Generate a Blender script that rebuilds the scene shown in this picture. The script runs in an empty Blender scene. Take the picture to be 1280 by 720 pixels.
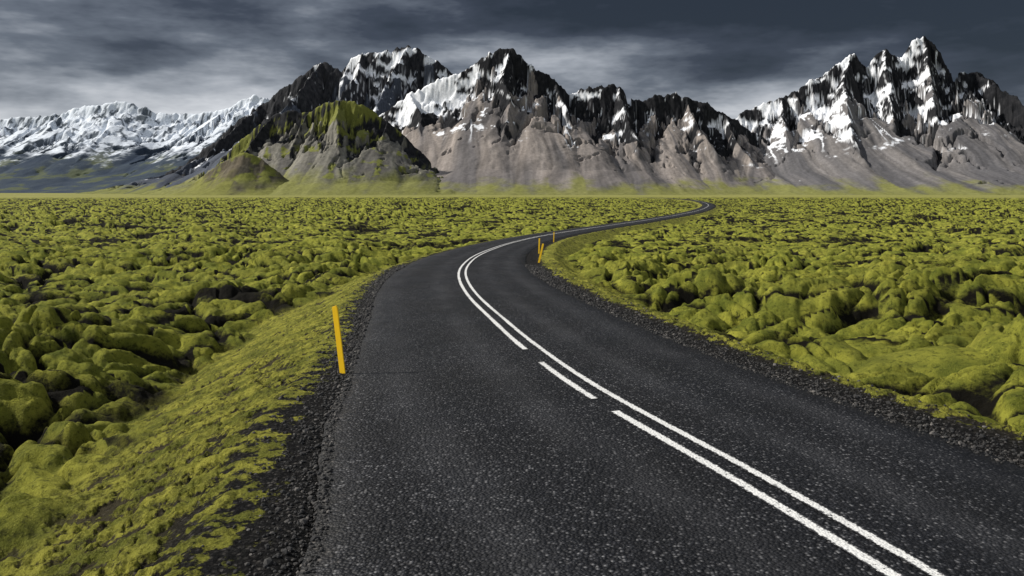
import bpy, math, numpy as np
from mathutils import Vector
np.random.seed(3)
sc=bpy.context.scene
# ---------------------------------------------------------------- noise
def h2(ix,iy,seed):
    ix=ix.astype(np.int64);iy=iy.astype(np.int64)
    n=(ix*374761393+iy*668265263+seed*1442695041)&0xffffffff
    n=((n^(n>>13))*1274126177)&0xffffffff
    n=((n^(n>>16))*2246822519)&0xffffffff
    n=n^(n>>15)
    return (n&0xffffff)/float(0x1000000)
def perlin(x,y,seed=0):
    xi=np.floor(x);yi=np.floor(y);fx=x-xi;fy=y-yi
    u=fx*fx*fx*(fx*(fx*6-15)+10);v=fy*fy*fy*(fy*(fy*6-15)+10)
    def g(a,b):
        an=h2(xi+a,yi+b,seed)*2*np.pi
        return np.cos(an)*(fx-a)+np.sin(an)*(fy-b)
    a=g(0,0);b=g(1,0);c=g(0,1);d=g(1,1)
    return ((a+(b-a)*u)*(1-v)+(c+(d-c)*u)*v)*1.5
def fbm(x,y,seed=0,o=4,g=.5):
    r=0;a=1;s=0
    for i in range(o):
        r=r+a*perlin(x,y,seed+i*17);s+=a;a*=g;x=x*2.03+7.1;y=y*2.03+3.7
    return r/s*1.3
def ridged(x,y,seed=0,o=4,g=.5):
    r=0;a=1;s=0
    for i in range(o):
        r=r+a*(1-np.abs(perlin(x,y,seed+i*17))*1.8);s+=a;a*=g;x=x*2.03+7.1;y=y*2.03+3.7
    return r/s
def worley(x,y,seed=0):
    xi=np.floor(x);yi=np.floor(y)
    f1=np.full(x.shape,9.);f2=np.full(x.shape,9.);idd=np.zeros(x.shape)
    for a in (-1,0,1):
        for b in (-1,0,1):
            cx=xi+a;cy=yi+b
            px=cx+h2(cx,cy,seed);py=cy+h2(cx,cy,seed+91)
            d=(px-x)**2+(py-y)**2
            m=d<f1
            f2=np.where(m,f1,np.minimum(f2,d))
            idd=np.where(m,h2(cx,cy,seed+55),idd)
            f1=np.where(m,d,f1)
    return np.sqrt(f1),np.sqrt(f2),idd
def sstep(a,b,x):
    t=np.clip((x-a)/(b-a),0,1);return t*t*(3-2*t)
# ---------------------------------------------------------------- mesh helper
def mesh_from(name,co,quads,attrs={},mat=None,smooth=True,cols={}):
    me=bpy.data.meshes.new(name)
    co=np.asarray(co,dtype=np.float32);q=np.asarray(quads,dtype=np.int32)
    k=q.shape[1]
    me.vertices.add(len(co));me.vertices.foreach_set('co',co.ravel())
    me.loops.add(q.size);me.loops.foreach_set('vertex_index',q.ravel())
    me.polygons.add(len(q));me.polygons.foreach_set('loop_start',np.arange(0,q.size,k,dtype=np.int32))
    me.polygons.foreach_set('use_smooth',np.full(len(q),smooth))
    me.update(calc_edges=True)
    for n,v in attrs.items():
        a=me.attributes.new(n,'FLOAT','POINT');a.data.foreach_set('value',np.asarray(v,dtype=np.float32).ravel())
    for n,v in cols.items():
        a=me.attributes.new(n,'FLOAT_COLOR','POINT')
        v=np.asarray(v,dtype=np.float32);v=np.concatenate([v,np.ones((len(v),1),np.float32)],1)
        a.data.foreach_set('color',v.ravel())
    ob=bpy.data.objects.new(name,me);sc.collection.objects.link(ob)
    if mat: me.materials.append(mat)
    return ob
def gridq(R,C,wrap=False):
    i=np.arange(R-1)[:,None];j=np.arange(C if wrap else C-1)[None,:]
    jn=(j+1)%C
    return np.stack([(i*C+j),(i*C+jn),((i+1)*C+jn),((i+1)*C+j)],-1).reshape(-1,4)
# ---------------------------------------------------------------- node helper
class NT:
    def __init__(s,name):
        s.m=bpy.data.materials.new(name);s.m.use_nodes=True;s.t=s.m.node_tree
        s.t.nodes.clear()
        s.out=s.n('ShaderNodeOutputMaterial');s.b=s.n('ShaderNodeBsdfPrincipled')
        s.l(s.b.outputs[0],s.out.inputs[0])
    def n(s,t,**k):
        x=s.t.nodes.new(t)
        for a,b in k.items(): setattr(x,a,b)
        return x
    def l(s,a,b): s.t.links.new(a,b)
    def val(s,sock,v):
        if hasattr(v,'is_output'): s.l(v,sock)
        else: sock.default_value=v
    def pos(s,scale=(1,1,1)):
        g=s.n('ShaderNodeNewGeometry')
        m=s.n('ShaderNodeVectorMath',operation='MULTIPLY');s.l(g.outputs['Position'],m.inputs[0]);m.inputs[1].default_value=scale
        return m.outputs[0]
    def noise(s,vec,scale,detail=4,rough=.5):
        x=s.n('ShaderNodeTexNoise');s.l(vec,x.inputs['Vector']);x.inputs['Scale'].default_value=scale
        x.inputs['Detail'].default_value=detail;x.inputs['Roughness'].default_value=rough
        return x.outputs[0]
    def vor(s,vec,scale,feature='F1'):
        x=s.n('ShaderNodeTexVoronoi',feature=feature);s.l(vec,x.inputs['Vector']);x.inputs['Scale'].default_value=scale
        return x
    def ramp(s,f,stops):
        x=s.n('ShaderNodeValToRGB');s.l(f,x.inputs[0]);e=x.color_ramp.elements
        while len(e)<len(stops): e.new(.5)
        for i,(p,c) in enumerate(stops):
            e[i].position=p
            e[i].color=(c,c,c,1) if not hasattr(c,'__len__') else (*c,1)
        return x.outputs[0]
    def mix(s,f,a,b,mode='MIX'):
        x=s.n('ShaderNodeMix',data_type='RGBA',blend_type=mode)
        s.val(x.inputs[0],f);
        for k,v in ((6,a),(7,b)):
            if hasattr(v,'is_output'): s.l(v,x.inputs[k])
            else: x.inputs[k].default_value=(*v,1)
        return x.outputs[2]
    def math(s,op,a,b=0.,c=None,clamp=False):
        x=s.n('ShaderNodeMath',operation=op);x.use_clamp=clamp
        s.val(x.inputs[0],a);s.val(x.inputs[1],b)
        if c is not None: s.val(x.inputs[2],c)
        return x.outputs[0]
    def attr(s,n,o='Fac'):
        x=s.n('ShaderNodeAttribute');x.attribute_name=n;return x.outputs[o]
    def bump(s,h,strength,dist,prev=None):
        x=s.n('ShaderNodeBump');s.l(h,x.inputs['Height']);x.inputs['Strength'].default_value=strength;x.inputs['Distance'].default_value=dist
        if prev is not None: s.l(prev,x.inputs['Normal'])
        return x.outputs[0]
    def rng(s,f,a,b,c=0.,d=1.):
        x=s.n('ShaderNodeMapRange');x.interpolation_type='SMOOTHSTEP';s.l(f,x.inputs[0])
        for i,v in enumerate((a,b,c,d)): x.inputs[i+1].default_value=v
        return x.outputs[0]
    def scale(s,v,k):
        m=s.n('ShaderNodeVectorMath',operation='SCALE');s.l(v,m.inputs[0]);s.val(m.inputs['Scale'],k);return m.outputs[0]
# ---------------------------------------------------------------- road definition (metres)
RY=np.array([-120,-60,-20,0,5.5,7.3,10.6,14.9,18.5,24,32,45,64,88,113,148,205,285,410,560,800,1100])
RX=np.array([14,9.5,6,3.9,2.92,2.35,1.25,.40,-.18,-1.03,-1.87,-2.22,-1.25,1.33,5.7,14.9,35,63.6,101,135,172,190])
RZ=2.65-np.array([2.3,2.5,2.6,2.65,2.65,2.65,2.67,2.84,2.97,3.14,3.38,3.84,4.5,5.3,6.0,6.7,7.2,7.4,7.4,7.35,7.3,7.5])
def cub(xs,ys):
    m=np.zeros(len(xs));d=np.diff(ys)/np.diff(xs)
    m[1:-1]=(d[:-1]*np.diff(xs)[1:]+d[1:]*np.diff(xs)[:-1])/(xs[2:]-xs[:-2]);m[0]=d[0];m[-1]=d[-1]
    def f(x):
        x=np.clip(x,xs[0],xs[-1]);i=np.clip(np.searchsorted(xs,x)-1,0,len(xs)-2)
        h=xs[i+1]-xs[i];t=(x-xs[i])/h
        return (2*t**3-3*t**2+1)*ys[i]+(t**3-2*t**2+t)*h*m[i]+(-2*t**3+3*t**2)*ys[i+1]+(t**3-t**2)*h*m[i+1]
    return f
fX=cub(RY,RX);fZ=cub(RY,RZ)
def slope(y): return (fX(y+.5)-fX(y-.5))
def cosr(y): return 1/np.sqrt(1+slope(y)**2)
def wl(y): return np.interp(y,[0,5.5,7.3,12,20,60],[4.6,4.5,4.1,3.4,3.2,3.2])
def wr(y): return np.interp(y,[0,7,12,25],[2.75,2.7,2.85,3.0])
# ---------------------------------------------------------------- ground
def dome(a): return np.clip(1-.95*a*a,0,1)**.8
def ground_h(x,y):
    r=np.hypot(x,y)
    s=(x-fX(y))*cosr(y)
    left=s<0
    W=np.where(left,wl(y),wr(y))
    t=np.abs(s)-W
    zr=fZ(y)
    dropL=np.interp(y,[-50,12,30,60,120,250,600,900],[2.5,2.4,2.2,2.0,1.9,1.7,1.3,.8])
    dropR=np.interp(y,[-50,12,30,60,120,250,600,900],[1.9,1.8,2.0,2.1,2.2,1.9,1.3,.8])
    wlr=sstep(-6,6,s)
    drop=dropL*(1-wlr)+dropR*wlr
    base=np.where(y>-20,zr,fZ(np.full_like(y,-20.)))-drop
    f3=np.clip(1.6-r/90,0,1);f2=np.clip(1.5-r/400,.1,1);f1=np.clip(1.6-r/900,.2,1)
    wx=x+1.2*perlin(x/2.8,y/2.8,5)+.25*perlin(x/.8,y/.8,6)
    wy=y+1.2*perlin(x/2.8,y/2.8,7)+.25*perlin(x/.8,y/.8,8)
    a0,b0,i0=worley((wx+2.6*perlin(x/8,y/8,9))/11.5,(wy+2.6*perlin(x/8,y/8,10))/7.0,4)
    a1,b1,i1=worley(wx/3.2,wy/2.3,1)
    a2,b2,i2=worley(wx/1.35+3,wy/1.05,2)
    a3,b3,i3=worley(wx/.55,wy/.47,3)
    d0=dome(a0);d1=dome(a1);d2=dome(a2);d3=dome(a3)
    n1=fbm(x/26,y/20,11,3)
    n2=fbm(x/6,y/5,12,3)
    led=fbm(x/14+30,y/7,21,3,.5);q=led*4.0;fr=q-np.floor(q);ledge=(np.floor(q)+sstep(.0,.5,fr))/4.0
    n3=fbm(x/.3,y/.3,15,3)
    rough=sstep(-.4,.2,fbm(x/34+9,y/28,31,2))*.5+.8
    c0=sstep(0,.16,b0-a0);c1=sstep(0,.20,b1-a1);c2=sstep(0,.24,b2-a2)
    lava=(1.15*d0+.80*d1*f1+.55*d2*f2+.16*d3*f3+.05*n3*f3-.30*(1-c0)-.22*(1-c1)*f1-.10*(1-c2)*f3)*rough+.8*n1+.3*n2+1.1*ledge-1.4
    far=1-sstep(900,1900,r)
    lava=lava*far*(1+.30*sstep(80,400,r)*sstep(30,120,np.abs(s)))*(1-.25*sstep(40,100,y)*(1-sstep(30,90,np.abs(s))))
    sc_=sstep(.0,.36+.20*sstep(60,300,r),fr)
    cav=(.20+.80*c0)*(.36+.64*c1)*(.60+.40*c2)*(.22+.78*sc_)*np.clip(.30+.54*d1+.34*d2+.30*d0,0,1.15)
    far_dark=sstep(.10,.42,fbm(x/20,y/9,33,4,.6))*sstep(25,90,r)  # random dark patches for the ground colour, stronger away from the camera
    cav=cav*(1-.55*far_dark)
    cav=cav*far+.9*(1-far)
    mb=np.sqrt(np.clip(1-((x-10.6)/3.3)**2-((y-19.5)/2.6)**2,0,1))
    shw=np.where(left,.6,np.interp(y,[10,30,60,120],[1.1,1.6,1.8,1.]))
    tt=np.maximum(t,0)
    edge=-.018*W
    emb=zr+edge-.02-.04*np.minimum(tt,shw)-np.where(left,.46,.54)*np.maximum(tt-shw,0)
    patch=fbm(x/.34,y/.34,41,4,.6)*.7+fbm(x/1.5,y/1.5,42,3)*.30
    mp=patch+np.minimum(tt,4)*.07-.0+np.where(left,-.50*(1-sstep(-.05,.45,tt)),.08-.8*(1-sstep(.45,1.15,tt)))
    mpm=sstep(-.05,.2,mp)
    emb=emb+(.06*mpm+.05*mpm*fbm(x/.16,y/.16,47,3)+.14*fbm(x/3.5,y/3.5,43,2)*sstep(1,2,tt))*sstep(.15,1.2,tt)+.012*fbm(x/.10,y/.10,44,2)*f3
    field=base+lava*np.clip(.35+tt/7,.35,1)
    field=np.where(mb>.1,np.maximum(field,base-1.0+mb*1.9+.14*d2+.06*d3+.14*n2),field)
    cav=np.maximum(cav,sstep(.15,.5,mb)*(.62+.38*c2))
    k=.3
    m=np.maximum(emb,field)+k*np.log1p(np.exp(-np.abs(emb-field)/k))*.6
    w=sstep(.6,2.6,tt)
    z=emb*(1-w)+m*w
    z=np.where(t<0,zr+edge-.02-.13*sstep(0,.5,-t),z)
    onfield=sstep(-.35,.45,field-emb)*sstep(1.0,3.,tt)
    return z,t,cav,onfield,i2,mp
ang=np.radians(np.concatenate([np.linspace(-41,41,1080),np.linspace(41,319,140)[1:-1]]))
rad=np.concatenate([[.4,1,1.6,2.2,2.7],np.geomspace(3.1,1900,1350),np.geomspace(1950,24000,40)])
A,Rr=np.meshgrid(ang,rad)
X=np.sin(A)*Rr;Y=np.cos(A)*Rr
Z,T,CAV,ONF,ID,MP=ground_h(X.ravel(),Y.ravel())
gq=gridq(len(rad),len(ang),True)[:,::-1]
co=np.stack([X.ravel(),Y.ravel(),Z],1)
def gravel_nodes(g,P):
    vg=g.vor(P,26);sep=g.n('ShaderNodeSeparateColor');g.l(vg.outputs['Color'],sep.inputs[0])
    gr=g.ramp(sep.outputs[0],[(0,(.010,.010,.011)),(.55,(.026,.025,.025)),(.85,(.052,.049,.046)),(1,(.13,.12,.11))])
    gr=g.mix(g.rng(vg.outputs['Distance'],.25,.6,0.,.85),gr,(.006,.006,.006))
    return gr,vg
g=NT('moss_and_gravel')
P=g.pos()
n_big=g.noise(P,.22,4,.55);n_mid=g.noise(P,1.4,5,.6);n_f=g.noise(P,8,6,.7);n_ff=g.noise(P,42,4,.7)
moss=g.mix(g.rng(n_mid,.35,.68),(.128,.146,.020),(.400,.395,.055))
moss=g.mix(g.math('MULTIPLY',g.rng(n_big,.4,.7),.32),moss,(.41,.37,.070))
moss=g.mix(g.rng(n_f,.34,.50,.82,0.),moss,(.034,.040,.008))
moss=g.mix(g.math('MULTIPLY',g.rng(n_ff,.52,.72),.5),moss,(.56,.55,.13))
moss=g.mix(g.math('MULTIPLY',g.attr('tint'),.38),moss,(.13,.162,.024))
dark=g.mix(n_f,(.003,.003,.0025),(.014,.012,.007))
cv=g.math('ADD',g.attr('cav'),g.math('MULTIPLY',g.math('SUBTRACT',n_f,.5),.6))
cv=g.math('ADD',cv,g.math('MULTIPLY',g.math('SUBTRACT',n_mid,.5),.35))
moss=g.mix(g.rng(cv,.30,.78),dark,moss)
gr,vg=gravel_nodes(g,P)
t=g.attr('edge')
amt=g.math('ADD',g.attr('mp'),g.math('MULTIPLY',g.math('SUBTRACT',g.noise(P,7,5,.75),.5),1.5))
bank_m=g.math('MULTIPLY',g.rng(amt,-.08,.10),g.rng(t,.0,.2))
bmoss=g.mix(g.rng(n_mid,.35,.65),(.14,.152,.024),(.38,.365,.058));bmoss=g.mix(g.rng(n_f,.36,.54,.75,0.),bmoss,(.045,.046,.012))
bmoss=g.mix(g.math('MULTIPLY',g.rng(n_ff,.52,.72),.5),bmoss,(.54,.52,.13))
soil=g.mix(g.noise(P,5,5,.75),(.026,.022,.013),(.12,.100,.050))
gr2=g.mix(g.rng(t,.4,1.8,0.,.7),gr,soil)
bank=g.mix(bank_m,gr2,bmoss)
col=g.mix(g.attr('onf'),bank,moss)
dist=g.n('ShaderNodeVectorMath',operation='LENGTH');g.l(P,dist.inputs[0])
fg=g.mix(g.noise(g.pos((.004,.02,1)),1,4),(.12,.13,.035),(.38,.36,.11))
col=g.mix(g.rng(dist.outputs['Value'],800,1500),col,fg)
g.l(col,g.b.inputs['Base Color']);g.b.inputs['Roughness'].default_value=.95;g.b.inputs['Specular IOR Level'].default_value=.12
b1=g.bump(n_f,.9,.14);b2=g.bump(n_ff,1.,.05,b1);b3=g.bump(g.math('SUBTRACT',1.,vg.outputs['Distance']),.5,.02,b2)
g.l(b3,g.b.inputs['Normal'])
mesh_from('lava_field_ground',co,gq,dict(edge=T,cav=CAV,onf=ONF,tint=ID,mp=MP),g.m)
# ---------------------------------------------------------------- loose gravel on the shoulders (one mesh)
def gravel(n):
    rs=np.random.RandomState(11)
    y=3.2+38*rs.rand(n)**2.2
    side=rs.rand(n)<.5
    tt=np.where(side,np.abs(rs.randn(n))*.30-.12,np.abs(rs.randn(n))*.55-.12)
    s=np.where(side,-(wl(y)+tt),wr(y)+tt)
    c=cosr(y);x=fX(y)+s*c;yy=y-s*slope(y)*c
    z=ground_h(x,yy)[0]
    z=np.where(tt<0,fZ(y)-.018*np.abs(s),z)
    r=(.005+.011*rs.rand(n)**2+.012*(rs.rand(n)<.06))*(1+y/25)
    ph=(1+5**.5)/2
    ico=np.array([(-1,ph,0),(1,ph,0),(-1,-ph,0),(1,-ph,0),(0,-1,ph),(0,1,ph),(0,-1,-ph),(0,1,-ph),(ph,0,-1),(ph,0,1),(-ph,0,-1),(-ph,0,1)])/1.9
    fi=np.array([(0,11,5),(0,5,1),(0,1,7),(0,7,10),(0,10,11),(1,5,9),(5,11,4),(11,10,2),(10,7,6),(7,1,8),(3,9,4),(3,4,2),(3,2,6),(3,6,8),(3,8,9),(4,9,5),(2,4,11),(6,2,10),(8,6,7),(9,8,1)])
    V=ico[None]*(1+.35*(rs.rand(n,12,1)-.5))*(.7+.6*rs.rand(n,1,3))*r[:,None,None]
    an=rs.rand(n)*6.28;ca=np.cos(an)[:,None];sa=np.sin(an)[:,None]
    V=np.stack([V[...,0]*ca-V[...,1]*sa,V[...,0]*sa+V[...,1]*ca,V[...,2]*.8],-1)
    V+=np.stack([x,yy,z+r*.25],-1)[:,None]
    F=fi[None]+12*np.arange(n)[:,None,None]
    sh=np.repeat(rs.rand(n),12)
    m=NT('gravel_stone')
    c=m.ramp(m.attr('shade'),[(0,(.012,.012,.013)),(.6,(.030,.029,.028)),(.88,(.06,.056,.052)),(1,(.14,.13,.12))])
    m.l(c,m.b.inputs['Base Color']);m.b.inputs['Roughness'].default_value=.85
    mesh_from('gravel',V.reshape(-1,3),F.reshape(-1,3),dict(shade=sh),m.m,False)
gravel(20000)
# ---------------------------------------------------------------- road
ys=np.concatenate([np.arange(-60,0,1.),np.arange(0,40,.2),np.arange(40,150,.8),np.geomspace(150,1100,260)])
def strip(y,offs,dz):
    c=cosr(y);sl=slope(y);nx=c;ny=-sl*c
    cx=fX(y);z=fZ(y)
    o=offs
    X=cx[:,None]+nx[:,None]*o;Y=y[:,None]+ny[:,None]*o
    return X,Y,(z[:,None]+dz)
M=13
fr=np.linspace(0,1,M)
WL=wl(ys)[:,None]+.08*fbm(ys/.9,ys*0,61,5,.7)[:,None];WR=wr(ys)[:,None]+.08*fbm(ys/.9,ys*0+9,62,5,.7)[:,None]
O=-WL+(WL+WR)*fr
X,Y,Z=strip(ys,O,-.018*np.abs(O))
X=np.concatenate([X[:,:1]-.03,X,X[:,-1:]+.03],1);Y=np.concatenate([Y[:,:1],Y,Y[:,-1:]],1)
Z=np.concatenate([Z[:,:1]-.16,Z,Z[:,-1:]-.16],1);O2=np.concatenate([O[:,:1],O,O[:,-1:]],1)
ED=np.minimum(O2+WL,WR-O2)
a=NT('asphalt');P=a.pos()
va=a.vor(P,34);sp=a.n('ShaderNodeSeparateColor');a.l(va.outputs['Color'],sp.inputs[0])
ac=a.ramp(sp.outputs[0],[(0,(.0035,.004,.0055)),(.55,(.009,.010,.013)),(.83,(.032,.033,.038)),(1,(.16,.16,.165))])
ac=a.mix(a.rng(va.outputs['Distance'],.3,.65,0.,.85),ac,(.0025,.0025,.0035))
off=a.attr('off')
def band(c,w):
    return a.rng(a.math('ABSOLUTE',a.math('SUBTRACT',off,c)),0.,w,1.,0.)
tr=a.math('ADD',a.math('ADD',band(-2.6,.55),band(-1.05,.5)),a.math('ADD',band(.9,.45),band(2.1,.45)))
pn=a.noise(a.pos((1,.35,1)),.9,5,.6)
tr=a.math('MULTIPLY',tr,a.rng(pn,.3,.7,.2,.8))
ac=a.mix(a.math('MULTIPLY',tr,.46),ac,(.056,.057,.062))
big=a.rng(a.noise(P,.5,5,.6),.3,.7,.65,1.2)
ac=a.scale(ac,big)
gr,vg=gravel_nodes(a,P)
ef=a.math('ADD',a.attr('ed'),a.math('MULTIPLY',a.math('SUBTRACT',a.noise(P,4,5,.75),.5),.9))
ac=a.mix(a.rng(ef,.05,.28),gr,ac)
a.l(ac,a.b.inputs['Base Color']);a.l(a.rng(pn,.3,.7,.52,.72),a.b.inputs['Roughness']);a.b.inputs['Specular IOR Level'].default_value=.28
nb=a.bump(a.math('SUBTRACT',1.,va.outputs['Distance']),1.,.020);nb=a.bump(a.noise(P,14,3),.4,.02,nb)
a.l(nb,a.b.inputs['Normal'])
mesh_from('road',np.stack([X.ravel(),Y.ravel(),Z.ravel()],1),gridq(*X.shape),dict(off=O2.ravel(),ed=ED.ravel()),a.m)
# markings
w=NT('road_paint');P=w.pos()
wn=w.noise(P,22,5,.75);wv=w.vor(P,42)
wc=w.mix(w.noise(P,5,3),(.64,.64,.62),(.84,.84,.82))
ed=w.math('ABSOLUTE',w.attr('off'))
wear=w.math('ADD',wn,w.math('MULTIPLY',w.rng(ed,.45,1.),.22))
wear=w.math('ADD',wear,w.math('MULTIPLY',w.math('SUBTRACT',w.noise(P,1.1,3),.5),.22))
wc=w.mix(w.rng(wear,.57,.66),wc,(.03,.03,.033))
w.l(wc,w.b.inputs['Base Color']);w.b.inputs['Roughness'].default_value=.6
w.l(w.bump(w.math('SUBTRACT',1.,wv.outputs['Distance']),.6,.012),w.b.inputs['Normal'])
def mark(name,y0,y1,off,wd,par):
    y=ys[(ys>y0)&(ys<y1)];y=np.concatenate([[y0],y,[y1]])
    o=np.array([off-wd/2,off,off+wd/2])[None,:]+0*y[:,None]
    X,Y,Z=strip(y,o,-.018*np.abs(o)+.005+np.clip(y/9000,0,.03)[:,None])
    ob=mesh_from(name,np.stack([X.ravel(),Y.ravel(),Z.ravel()],1),gridq(*X.shape),dict(off=np.tile([-1.,0,1],len(y))),w.m)
    ob.parent=par
par=bpy.data.objects.new('road_markings',None);sc.collection.objects.link(par)
mark('solid_line',-60,700,0.02,.115,par)
for i,(p,q) in enumerate([(-60,9.75),(10.35,12.95),(14.3,700)]): mark('broken_line_%d'%i,p,q,-.27,.125,par)
# ---------------------------------------------------------------- posts
pm_=NT('yellow_plastic');P=pm_.pos()
c=pm_.mix(pm_.noise(P,9,4,.7),(.95,.62,.006),(.86,.50,.006))
pm_.l(c,pm_.b.inputs['Base Color']);pm_.b.inputs['Roughness'].default_value=.5
rf=NT('grey_reflector');rf.b.inputs['Base Color'].default_value=(.35,.36,.37,1);rf.b.inputs['Roughness'].default_value=.3
def post(x,y,z,rot,lean):
    e=bpy.data.objects.new('roadside_marker_post',None);sc.collection.objects.link(e);e.location=(x,y,z)
    W=.055;Tk=.016;H=1.10
    prof=[(-W,-.2),(W,-.2),(W,H-.05),(W-.018,H),(-W+.006,H-.02),(-W,H-.04)]
    co=[];n=len(prof)
    for yy in (0,Tk):
        for (px,pz) in prof: co.append((px,yy+abs(px)*.15,pz))
    me=bpy.data.meshes.new('post_blade')
    faces=[tuple(range(n)),tuple(range(2*n-1,n-1,-1))]+[(i,i+n,(i+1)%n+n,(i+1)%n) for i in range(n)]
    me.from_pydata(co,[],faces);me.materials.append(pm_.m)
    ob=bpy.data.objects.new('blade',me);sc.collection.objects.link(ob);ob.parent=e
    bv=ob.modifiers.new('b','BEVEL');bv.width=.004;bv.segments=2
    me=bpy.data.meshes.new('reflector')
    s=.028
    v=[(-s,-.006,H-.24),(s,-.006,H-.24),(s,-.006,H-.12),(-s,-.006,H-.12),(-s,.003,H-.24),(s,.003,H-.24),(s,.003,H-.12),(-s,.003,H-.12)]
    me.from_pydata(v,[],[(0,1,2,3),(0,4,5,1),(1,5,6,2),(2,6,7,3),(3,7,4,0)]);me.materials.append(rf.m)
    o2=bpy.data.objects.new('reflector',me);sc.collection.objects.link(o2);o2.parent=ob
    o2.location=(0,Tk+.02,0);o2.rotation_euler=(0,0,math.pi)
    e.rotation_euler=(math.radians(2),math.radians(lean),math.radians(rot))
def put(s,y,rot,lean):
    c=float(cosr(np.array([y]))[0]);sl=float(slope(np.array([y]))[0])
    post(float(fX(np.array([y]))[0])+s*c,y-s*sl*c,float(fZ(np.array([y]))[0])-.1,rot,lean)
put(-3.42,12.95,-28,-7)
put(3.7,44,-20,14);put(3.7,56,-20,3);put(3.6,84,-20,3)
# ---------------------------------------------------------------- mountains
mt=NT('mountain_surface')
P=mt.pos()
c=mt.attr('mcol','Color')
nn=mt.noise(P,.10,6,.75);nm=mt.rng(nn,.25,.75,.78,1.22)
mt.l(mt.scale(c,nm),mt.b.inputs['Base Color']);mt.b.inputs['Roughness'].default_value=.95;mt.b.inputs['Specular IOR Level'].default_value=.1
mt.l(mt.bump(nn,.35,4.),mt.b.inputs['Normal'])
PQ=[0,.08,.22,.62,1.05,1.5,2.0];PP=[1,.88,.70,.385,.14,.02,-.02]
def fans(X,best,top,seed,sp):
    # talus cones: nearest apex along the cliff foot, streaks radiate from the apex
    wob=26*fbm(X/200,best/160,seed+77,2)
    xs_=(X+wob)/sp
    ci=np.floor(xs_);bd=np.full(X.shape,9.);bx=np.zeros(X.shape);bi=np.zeros(X.shape);b2=np.full(X.shape,9.)
    for a in (-1,0,1):
        c=ci+a;px=c+.05+.9*h2(c,c*0,seed+71)
        d=np.abs(xs_-px);m=d<bd
        b2=np.where(m,bd,np.minimum(b2,d));bx=np.where(m,px,bx);bi=np.where(m,c,bi);bd=np.where(m,d,bd)
    h=np.maximum(top-best,0)+25
    u=(xs_-bx)*sp/h
    return u,h,bd,b2-bd,bi
def mountain(name,box,step,ridges,seed,colf,gamp=.06,gs=58,jag=6,PQ=PQ,PP=PP,rl=.62,fan=125):
    x0,x1,y0,y1=box
    xs=np.arange(x0,x1,step[0]);yy=np.arange(y0,y1,step[1])
    X,Y=np.meshgrid(xs,yy);X=X.ravel();Y=Y.ravel()
    k=gs/50
    wx=X+12*k*fbm(X/(90*k),Y/(90*k),seed+1,4);wy=Y+12*k*fbm(X/(90*k),Y/(90*k),seed+2,4)
    best=np.full(X.shape,-50.);bq=np.full(X.shape,3.);bh=np.zeros(X.shape);bd=np.zeros(X.shape)
    for rd in ridges:
        for (ax,ay,az),(bx,by,bz) in zip(rd[:-1],rd[1:]):
            dx,dy=bx-ax,by-ay;L=dx*dx+dy*dy
            tt=np.clip(((wx-ax)*dx+(wy-ay)*dy)/L,0,1)
            d=np.hypot(wx-(ax+dx*tt),wy-(ay+dy*tt));H=az+(bz-az)*tt+8
            q=d/np.maximum(H,15)
            z=H*np.interp(q,PQ,PP)
            m=z>best
            best=np.where(m,z,best);bq=np.where(m,q,bq);bh=np.where(m,H,bh);bd=np.where(m,d,bd)
    mr=np.array(ridges[0]);cxs=np.linspace(mr[0,0],mr[-1,0],60);cz=np.interp(cxs,mr[:,0],mr[:,2])
    cz=np.convolve(np.pad(cz,3,'edge'),np.ones(7)/7,'valid')
    crest=np.interp(X,cxs,cz)+40
    hz=best/crest
    RL=rl(X) if callable(rl) else rl
    gx=wx+.22*(Y-y0)*fbm(X/(420*k),X*0+.5,seed+9,1)
    gl=ridged(gx/gs+.003*best,Y/(gs*1.4)+best/(gs*4),seed+3,4,.5)
    gl2=ridged(gx/(gs*2.1)-.0012*best,Y/(gs*4),seed+5,3)
    u,fh,fd,fe,fi_=fans(X,best,crest*(RL+.06),seed,fan)
    vv=hz+.38*(gl-.55)+.70*(gl2-.55)-.30*np.clip(.30-fd,0,.3)/.3*.35+.18*np.clip(fd-.3,0,.3)
    rk_=sstep(RL-.18,RL+.02,vv)
    z=best-(1-gl)*rk_*sstep(0,.08,bq)*bh*gamp*2.0-(1-gl2)*sstep(0,.12,bq)*(.06+.94*rk_)*bh*gamp*2.3
    z=z+(1-rk_)*bh*.024*sstep(.04,.25,hz)*(np.clip(1-(fd/.5)**2,0,1)-.5)*(1.3-hz)
    cr=1-sstep(.05,.4,bq)
    z=z+cr*rk_*jag*(ridged(X/(36*k),Y/(36*k),seed+6,3,.5)-.45)*2*np.clip(bh/300,.2,1.3)
    z=z+(.03+.97*rk_)*jag*2.4*fbm(X/(34*k),Y/(34*k),seed+7,5,.52)
    qe=PQ[-2]
    z=np.where(bq>qe,np.minimum(z,best)-8*sstep(qe,qe*1.2,bq),z)-8
    R,C=len(yy),len(xs)
    Zg=z.reshape(R,C);gy,gx_=np.gradient(Zg,step[1],step[0]);sl=np.hypot(gx_,gy).ravel()
    bl=Zg.copy()
    for it in range(26):
        bl[1:-1,1:-1]=(bl[:-2,1:-1]+bl[2:,1:-1]+bl[1:-1,:-2]+bl[1:-1,2:])/4
        if it==9: cu=(bl-Zg).ravel()
    fx=np.gradient(bl,step[0],axis=1).ravel()
    col=colf(X,Y,z,fx,hz,bd,gl,gl2,sl,cu,(u,fh,fe,fi_,vv,RL),seed)
    return mesh_from(name,np.stack([X,Y,z],1),gridq(R,C),{},mt.m,True,dict(mcol=col))
def L3(a,b,f): return np.asarray(a)*(1-f)[:,None]+np.asarray(b)*f[:,None]
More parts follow.
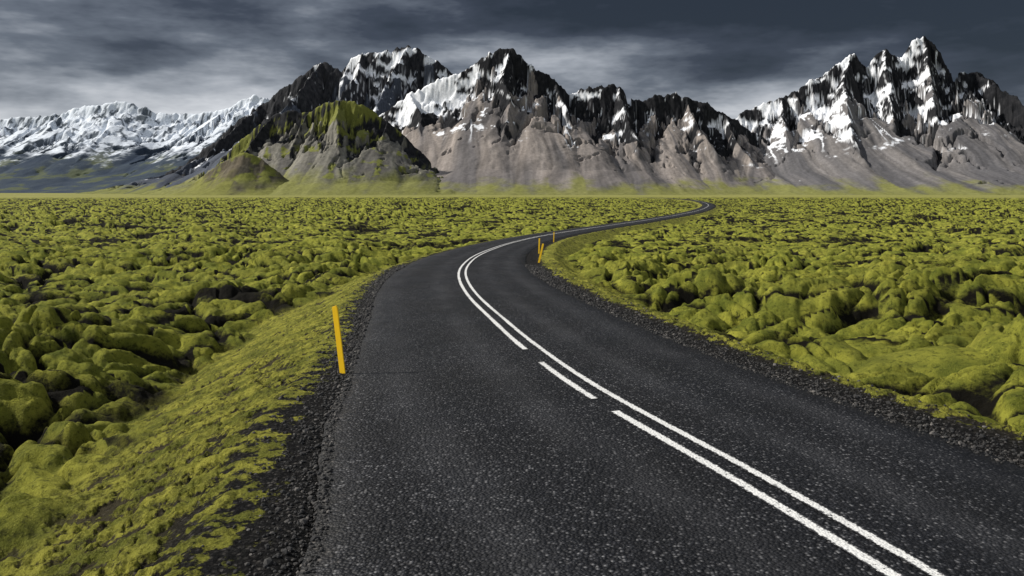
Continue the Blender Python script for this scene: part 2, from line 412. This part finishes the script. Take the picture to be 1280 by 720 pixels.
def colC(X,Y,z,fx,hz,d,gl,gl2,sl,cu,F,seed,snowb=0,greentop=0.,scr=((.25,.220,.200),(.120,.112,.112)),rk=1.,slow=.46,foot=46):
    u,fh,fe,fi_,vv,RL=F
    zz=z+.35*Y
    n=fbm(X/80,zz/60,seed+20,4,.55);nf=fbm(X/18,zz/14,seed+21,4,.6)
    st=fbm(u*11+fi_*7.3,fh/220+fi_,seed+22,4,.65);st2=fbm(u*3.5+fi_*3.1,fh/500+fi_*2,seed+23,2)
    rock=L3((.007,.008,.010),(.030,.030,.033),np.clip(.5+nf,0,1))*rk
    scree=L3(scr[0],scr[1],np.clip(.5+1.3*st2+.6*(fbm(X/160,Y/400,seed+24,2)),0,1))
    scree=scree*(1+.55*st)[:,None]*(.86+.14*sstep(0,.25,fe))[:,None]
    v=vv+.16*n+.06*nf+.12*np.exp(-(d/35)**2)
    f=sstep(RL-.02,RL+.02,v)
    f=np.maximum(f,sstep(.46,.52,nf*.35+n*.45+.35*(gl-.55)+.25*(hz-.5))*sstep(.3,.4,hz))
    col=L3(scree,rock,f)
    gz=1-sstep(5,foot,z+30*n+30*st2)
    col=L3(col,(.20,.205,.05),gz*.85)
    if greentop:
        gt=sstep(.02,.22,.9*n+.5*st2+(gl-.55)*.3-.10+.35*greentop(X,z))*sstep(10,40,z)
        col=L3(col,(.165,.175,.040),np.clip(gt,0,1)*.9)
    if callable(snowb):
        sb=snowb(X,z,hz)
        sn=.20*(.60-gl)+.26*(.6-gl2)+1.05*n+.34*nf+.006*cu+.24*np.clip(fx,-1.2,1.2)+sb+.07*(1.3-np.minimum(sl,3))
        s=sstep(.03,.09,sn)*sstep(slow,slow+.1,hz+.25*n+.12*nf)
        s2=sstep(.88,.92,ridged(u*2.2+fi_*5.1,fh/600+fi_,seed+31,2)+.10*n+.25*(sb+.3))*sstep(.30,.42,hz)*sstep(.9,.6,hz)
        col=L3(col,(.82,.84,.88),np.maximum(s,s2))
    return col
C_main=[(-724,3000,0),(-603,3000,199),(-482,3000,304),(-377,3000,371),(-286,3000,425),(-196,3000,446),(-121,3000,500),(-69,3000,530),(-24,3000,550),(15,3000,540),(60,3000,485),(106,3000,455),(166,3000,431),(211,3000,371),(271,3000,389),(338,3000,404),(407,3000,407),(431,3000,359),(467,3000,344),(513,3000,359),(573,3000,371),(663,3000,359),(724,3000,341),(799,3000,299),(844,3000,268),(905,3000,229),(965,3000,200)]
C_sp=[[(-10,3000,545),(-30,2860,425),(-5,2720,300),(-40,2560,150)],[(166,3000,431),(190,2850,310),(230,2700,170)],[(407,3000,407),(400,2860,300),(430,2700,160)],[(663,3000,359),(650,2860,260),(700,2720,140)],[(-377,3000,371),(-330,2850,270),(-300,2680,130)],[(799,3000,299),(790,2860,200),(830,2750,110)]]
def snC(X,z,hz):
    b=-.48+.24*sstep(.45,.9,hz)
    return b+.95*np.exp(-((X+310)/125)**2)*sstep(.66,.80,hz)-.08*sstep(150,500,X)+.12*np.exp(-(X/110)**2)*sstep(.7,.9,hz)
mountain('snowy_mountain',(-1000,1200,2100,3300),(2.8,3.4),[C_main]+C_sp,100,lambda *a:colC(*a,snowb=snC),rl=lambda X:np.interp(X,[-500,100,250,900],[.72,.66,.58,.54]))
D_main=[(780,3100,200),(826,3100,258),(888,3100,305),(966,3100,346),(1044,3100,368),(1122,3100,414),(1200,3100,446),(1262,3100,496),(1302,3100,530),(1340,3100,530),(1371,3100,489),(1412,3100,526),(1449,3100,562),(1489,3100,526),(1527,3100,551),(1567,3100,592),(1611,3100,612),(1645,3100,582),(1676,3100,517),(1708,3100,464),(1761,3100,470),(1801,3100,474),(1854,3100,445),(1901,3100,392),(1947,3100,330),(1994,3100,268),(2088,3100,190),(2212,3100,96),(2370,3100,0)]
D_sp=[[(1302,3100,526),(1230,2930,390),(1170,2760,230),(1150,2600,110)],[(1611,3100,604),(1540,2940,450),(1480,2780,280),(1440,2620,120)],[(1801,3100,470),(1800,2960,400),(1850,2800,270),(1900,2620,120)],[(1044,3100,368),(1000,2930,240),(980,2780,120)],[(1449,3100,558),(1400,2960,430),(1340,2800,260)]]
def snD(X,z,hz):
    return -.33+.25*sstep(.45,.85,hz)-.50*sstep(1730,1810,X)
mountain('snowy_mountain',(620,2600,2100,3420),(2.8,3.4),[D_main]+D_sp,200,lambda *a:colC(*a,snowb=snD,slow=.40,scr=((.200,.186,.180),(.105,.102,.107))),rl=lambda X:np.interp(X,[900,1200,1300,1640,1720,2000],[.70,.64,.50,.48,.26,.16]))
B_main=[(-1900,4200,60),(-1731,4200,150),(-1583,4200,256),(-1435,4200,383),(-1308,4200,467),(-1224,4200,539),(-1119,4200,606),(-1043,4200,670),(-1000,4200,691),(-950,4200,670),(-895,4200,636),(-844,4200,704),(-751,4200,737),(-633,4200,754),(-549,4200,775),(-485,4200,754),(-401,4200,691),(-317,4200,636),(-169,4200,552),(42,4200,467)]
B_sp=[[(-1000,4200,691),(-1060,4000,520),(-1150,3800,330),(-1250,3600,150)],[(-549,4200,775),(-600,4000,600),(-640,3800,420)],[(-1308,4200,467),(-1420,4000,300),(-1500,3850,160)],[(-780,4200,730),(-800,4000,560),(-850,3850,420)]]
def snB(X,z,hz):
    return -.55+.62*sstep(-940,-800,X)*sstep(.55,.8,hz)
mountain('snowy_mountain',(-2300,300,3100,4600),(4.2,5),[B_main]+B_sp,300,lambda *a:colC(*a,snowb=snB,scr=((.080,.090,.112),(.055,.064,.084)),rk=1.6),gs=76,jag=8,rl=.5)  # distance haze is put into the bluish scree colours
E_main=[(-1030,2450,0),(-997,2450,10),(-931,2450,62),(-862,2450,138),(-793,2450,200),(-739,2450,237),(-689,2450,254),(-628,2450,249),(-579,2450,274),(-529,2450,286),(-480,2450,281),(-431,2450,254),(-382,2450,220),(-332,2450,180),(-283,2450,131),(-234,2450,77),(-185,2450,10)]
E_sp=[[(-739,2450,237),(-760,2370,170),(-790,2280,90)],[(-529,2450,286),(-520,2360,225),(-490,2260,120)],[(-628,2450,249),(-640,2360,170),(-640,2270,90)],[(-382,2450,220),(-390,2370,150),(-370,2290,80)]]
mountain('green_hill',(-1300,60,1850,2700),(2.4,2.8),[E_main]+E_sp,400,lambda *a:colC(*a,greentop=lambda X,z:np.exp(-((X+500)/130)**2)*sstep(120,230,z)*2.1+.9*sstep(-700,-850,X)-.5,scr=((.200,.190,.162),(.105,.100,.092)),rk=1.2,foot=75),gs=36,jag=3,gamp=.055,rl=.62,fan=90)
F_main=[(-905,2180,0),(-850,2170,40),(-789,2150,79),(-724,2150,112),(-670,2150,89),(-605,2150,35),(-540,2140,0)]
mountain('green_hill',(-1150,-300,1850,2400),(2.4,2.8),[F_main],500,lambda *a:colC(*a,greentop=lambda X,z:.3,scr=((.125,.105,.075),(.075,.068,.052))),gs=34,jag=2,rl=1.5,fan=60)
A_main=[(-7600,9000,600),(-6332,9000,727),(-5789,9000,817),(-5427,9000,853),(-5110,9000,880),(-4929,9000,953),(-4658,9000,989),(-4387,9000,1025),(-4206,9000,971),(-4025,9000,898),(-3709,9000,889),(-3392,9000,907),(-3166,9000,980),(-2912,9000,1098),(-2804,9000,1088),(-2623,9000,998),(-2352,9000,817),(-1900,9000,600)]
A_sp=[[(-5110,9000,880),(-5200,8500,620),(-5250,8000,380)],[(-4387,9000,1025),(-4300,8500,700),(-4250,8000,450),(-4200,7600,250)],[(-3392,9000,907),(-3500,8500,620),(-3550,8000,380)],[(-6000,9000,800),(-6050,8400,520),(-6000,7900,300)],[(-2804,9000,1088),(-2850,8500,700),(-2900,8000,400)]]
def colA(X,Y,z,fx,hz,d,gl,gl2,sl,cu,F,seed):
    n=fbm(X/300,Y/300,seed+20,5,.6);nf=fbm(X/70,Y/70,seed+21,4,.65)
    c=L3((.030,.044,.070),(.060,.078,.095),np.clip(.5+n,0,1))  # blue cast of the slopes paints in atmospheric haze
    c=L3(c,(.085,.100,.060),sstep(.05,.3,n)*(1-sstep(300,480,z)))
    s=sstep(320,480,z+240*n+120*nf+120*(.6-gl)-110*sstep(.7,1.3,sl)*1)
    s=s*(1-.92*sstep(.12,.26,nf*.8+n*.5+.3*(gl-.5)-.12*fx))
    return L3(c,(.70,.75,.82),s)
mountain('snowy_mountain',(-8600,-1200,5800,9700),(10,13),[A_main]+A_sp,600,colA,gamp=.045,gs=170,jag=11,fan=400,PQ=[0,.25,.6,1.0,1.6,2.2,2.8],PP=[1,.86,.62,.40,.15,.03,-.02])
# ---------------------------------------------------------------- world
W=bpy.data.worlds.new('World');sc.world=W;W.use_nodes=True;nt=W.node_tree;nt.nodes.clear()
sd=Vector((-.76,.06,.58)).normalized()
class WN(NT):
    def __init__(s,t): s.t=t
w_=WN(nt)
sky=w_.n('ShaderNodeTexSky',sky_type='NISHITA');sky.sun_disc=False
sky.sun_elevation=math.asin(sd.z);sky.sun_rotation=math.atan2(sd.x,sd.y)
tc=w_.n('ShaderNodeTexCoord');V=tc.outputs['Generated']
sx=w_.n('ShaderNodeSeparateXYZ');w_.l(V,sx.inputs[0])
dz=w_.math('ADD',w_.math('MAXIMUM',sx.outputs[2],0.),.14)
cb=w_.n('ShaderNodeCombineXYZ')
w_.l(w_.math('DIVIDE',sx.outputs[0],dz),cb.inputs[0]);w_.l(w_.math('DIVIDE',sx.outputs[1],dz),cb.inputs[1]);cb.inputs[2].default_value=2.3
def sc3(v,k):
    m=w_.n('ShaderNodeVectorMath',operation='MULTIPLY');w_.l(v,m.inputs[0]);m.inputs[1].default_value=k;return m.outputs[0]
nA=w_.noise(sc3(cb.outputs[0],(.32,.42,1)),1.,6,.55)
nB=w_.noise(sc3(V,(2.6,2.6,9.5)),1.,6,.58)
nC=w_.noise(sc3(V,(1.6,1.6,4.)),1.,2,.5)
f=w_.math('ADD',w_.math('MULTIPLY',nA,.60),w_.math('ADD',w_.math('MULTIPLY',nB,.90),w_.math('MULTIPLY',nC,.35)))
f=w_.math('SUBTRACT',f,w_.math('MULTIPLY',w_.rng(sx.outputs[2],.10,.22),.22))
f=w_.math('ADD',f,w_.math('MULTIPLY',w_.rng(sx.outputs[2],.16,.0),.11))
f=w_.math('SUBTRACT',f,w_.math('MULTIPLY',w_.rng(sx.outputs[0],-.45,.30),.09))
cl=w_.ramp(f,[(.63,(.017,.022,.033)),(.73,(.042,.050,.072)),(.81,(.125,.143,.178)),(.90,(.35,.375,.42)),(1.,(.66,.68,.72))])
up=w_.math('ADD',w_.rng(sx.outputs[2],.33,.75),w_.rng(sx.outputs[1],.3,-.5),None,True)
cl=w_.mix(w_.math('MULTIPLY',up,.8),cl,(.42,.45,.50))
mx=w_.mix(.94,sky.outputs[0],w_.scale(cl,10.))
bg=w_.n('ShaderNodeBackground');w_.l(mx,bg.inputs[0]);bg.inputs[1].default_value=.1
wo=w_.n('ShaderNodeOutputWorld');w_.l(bg.outputs[0],wo.inputs[0])
sl_=bpy.data.lights.new('sun','SUN');sl_.energy=5.0;sl_.angle=math.radians(3);sl_.color=(1,.95,.87)
so=bpy.data.objects.new('sun',sl_);sc.collection.objects.link(so);so.rotation_euler=(-sd).to_track_quat('-Z','Y').to_euler()
# ---------------------------------------------------------------- camera
cam=bpy.data.cameras.new('camera');co_=bpy.data.objects.new('camera',cam);sc.collection.objects.link(co_)
co_.location=(0,0,2.65);co_.rotation_euler=(math.radians(90),0,0)
cam.lens=28;cam.sensor_width=36;cam.shift_y=-.09375;cam.clip_end=60000;cam.clip_start=.1
sc.camera=co_
sc.view_settings.view_transform='Standard';sc.view_settings.look='None';sc.view_settings.exposure=0
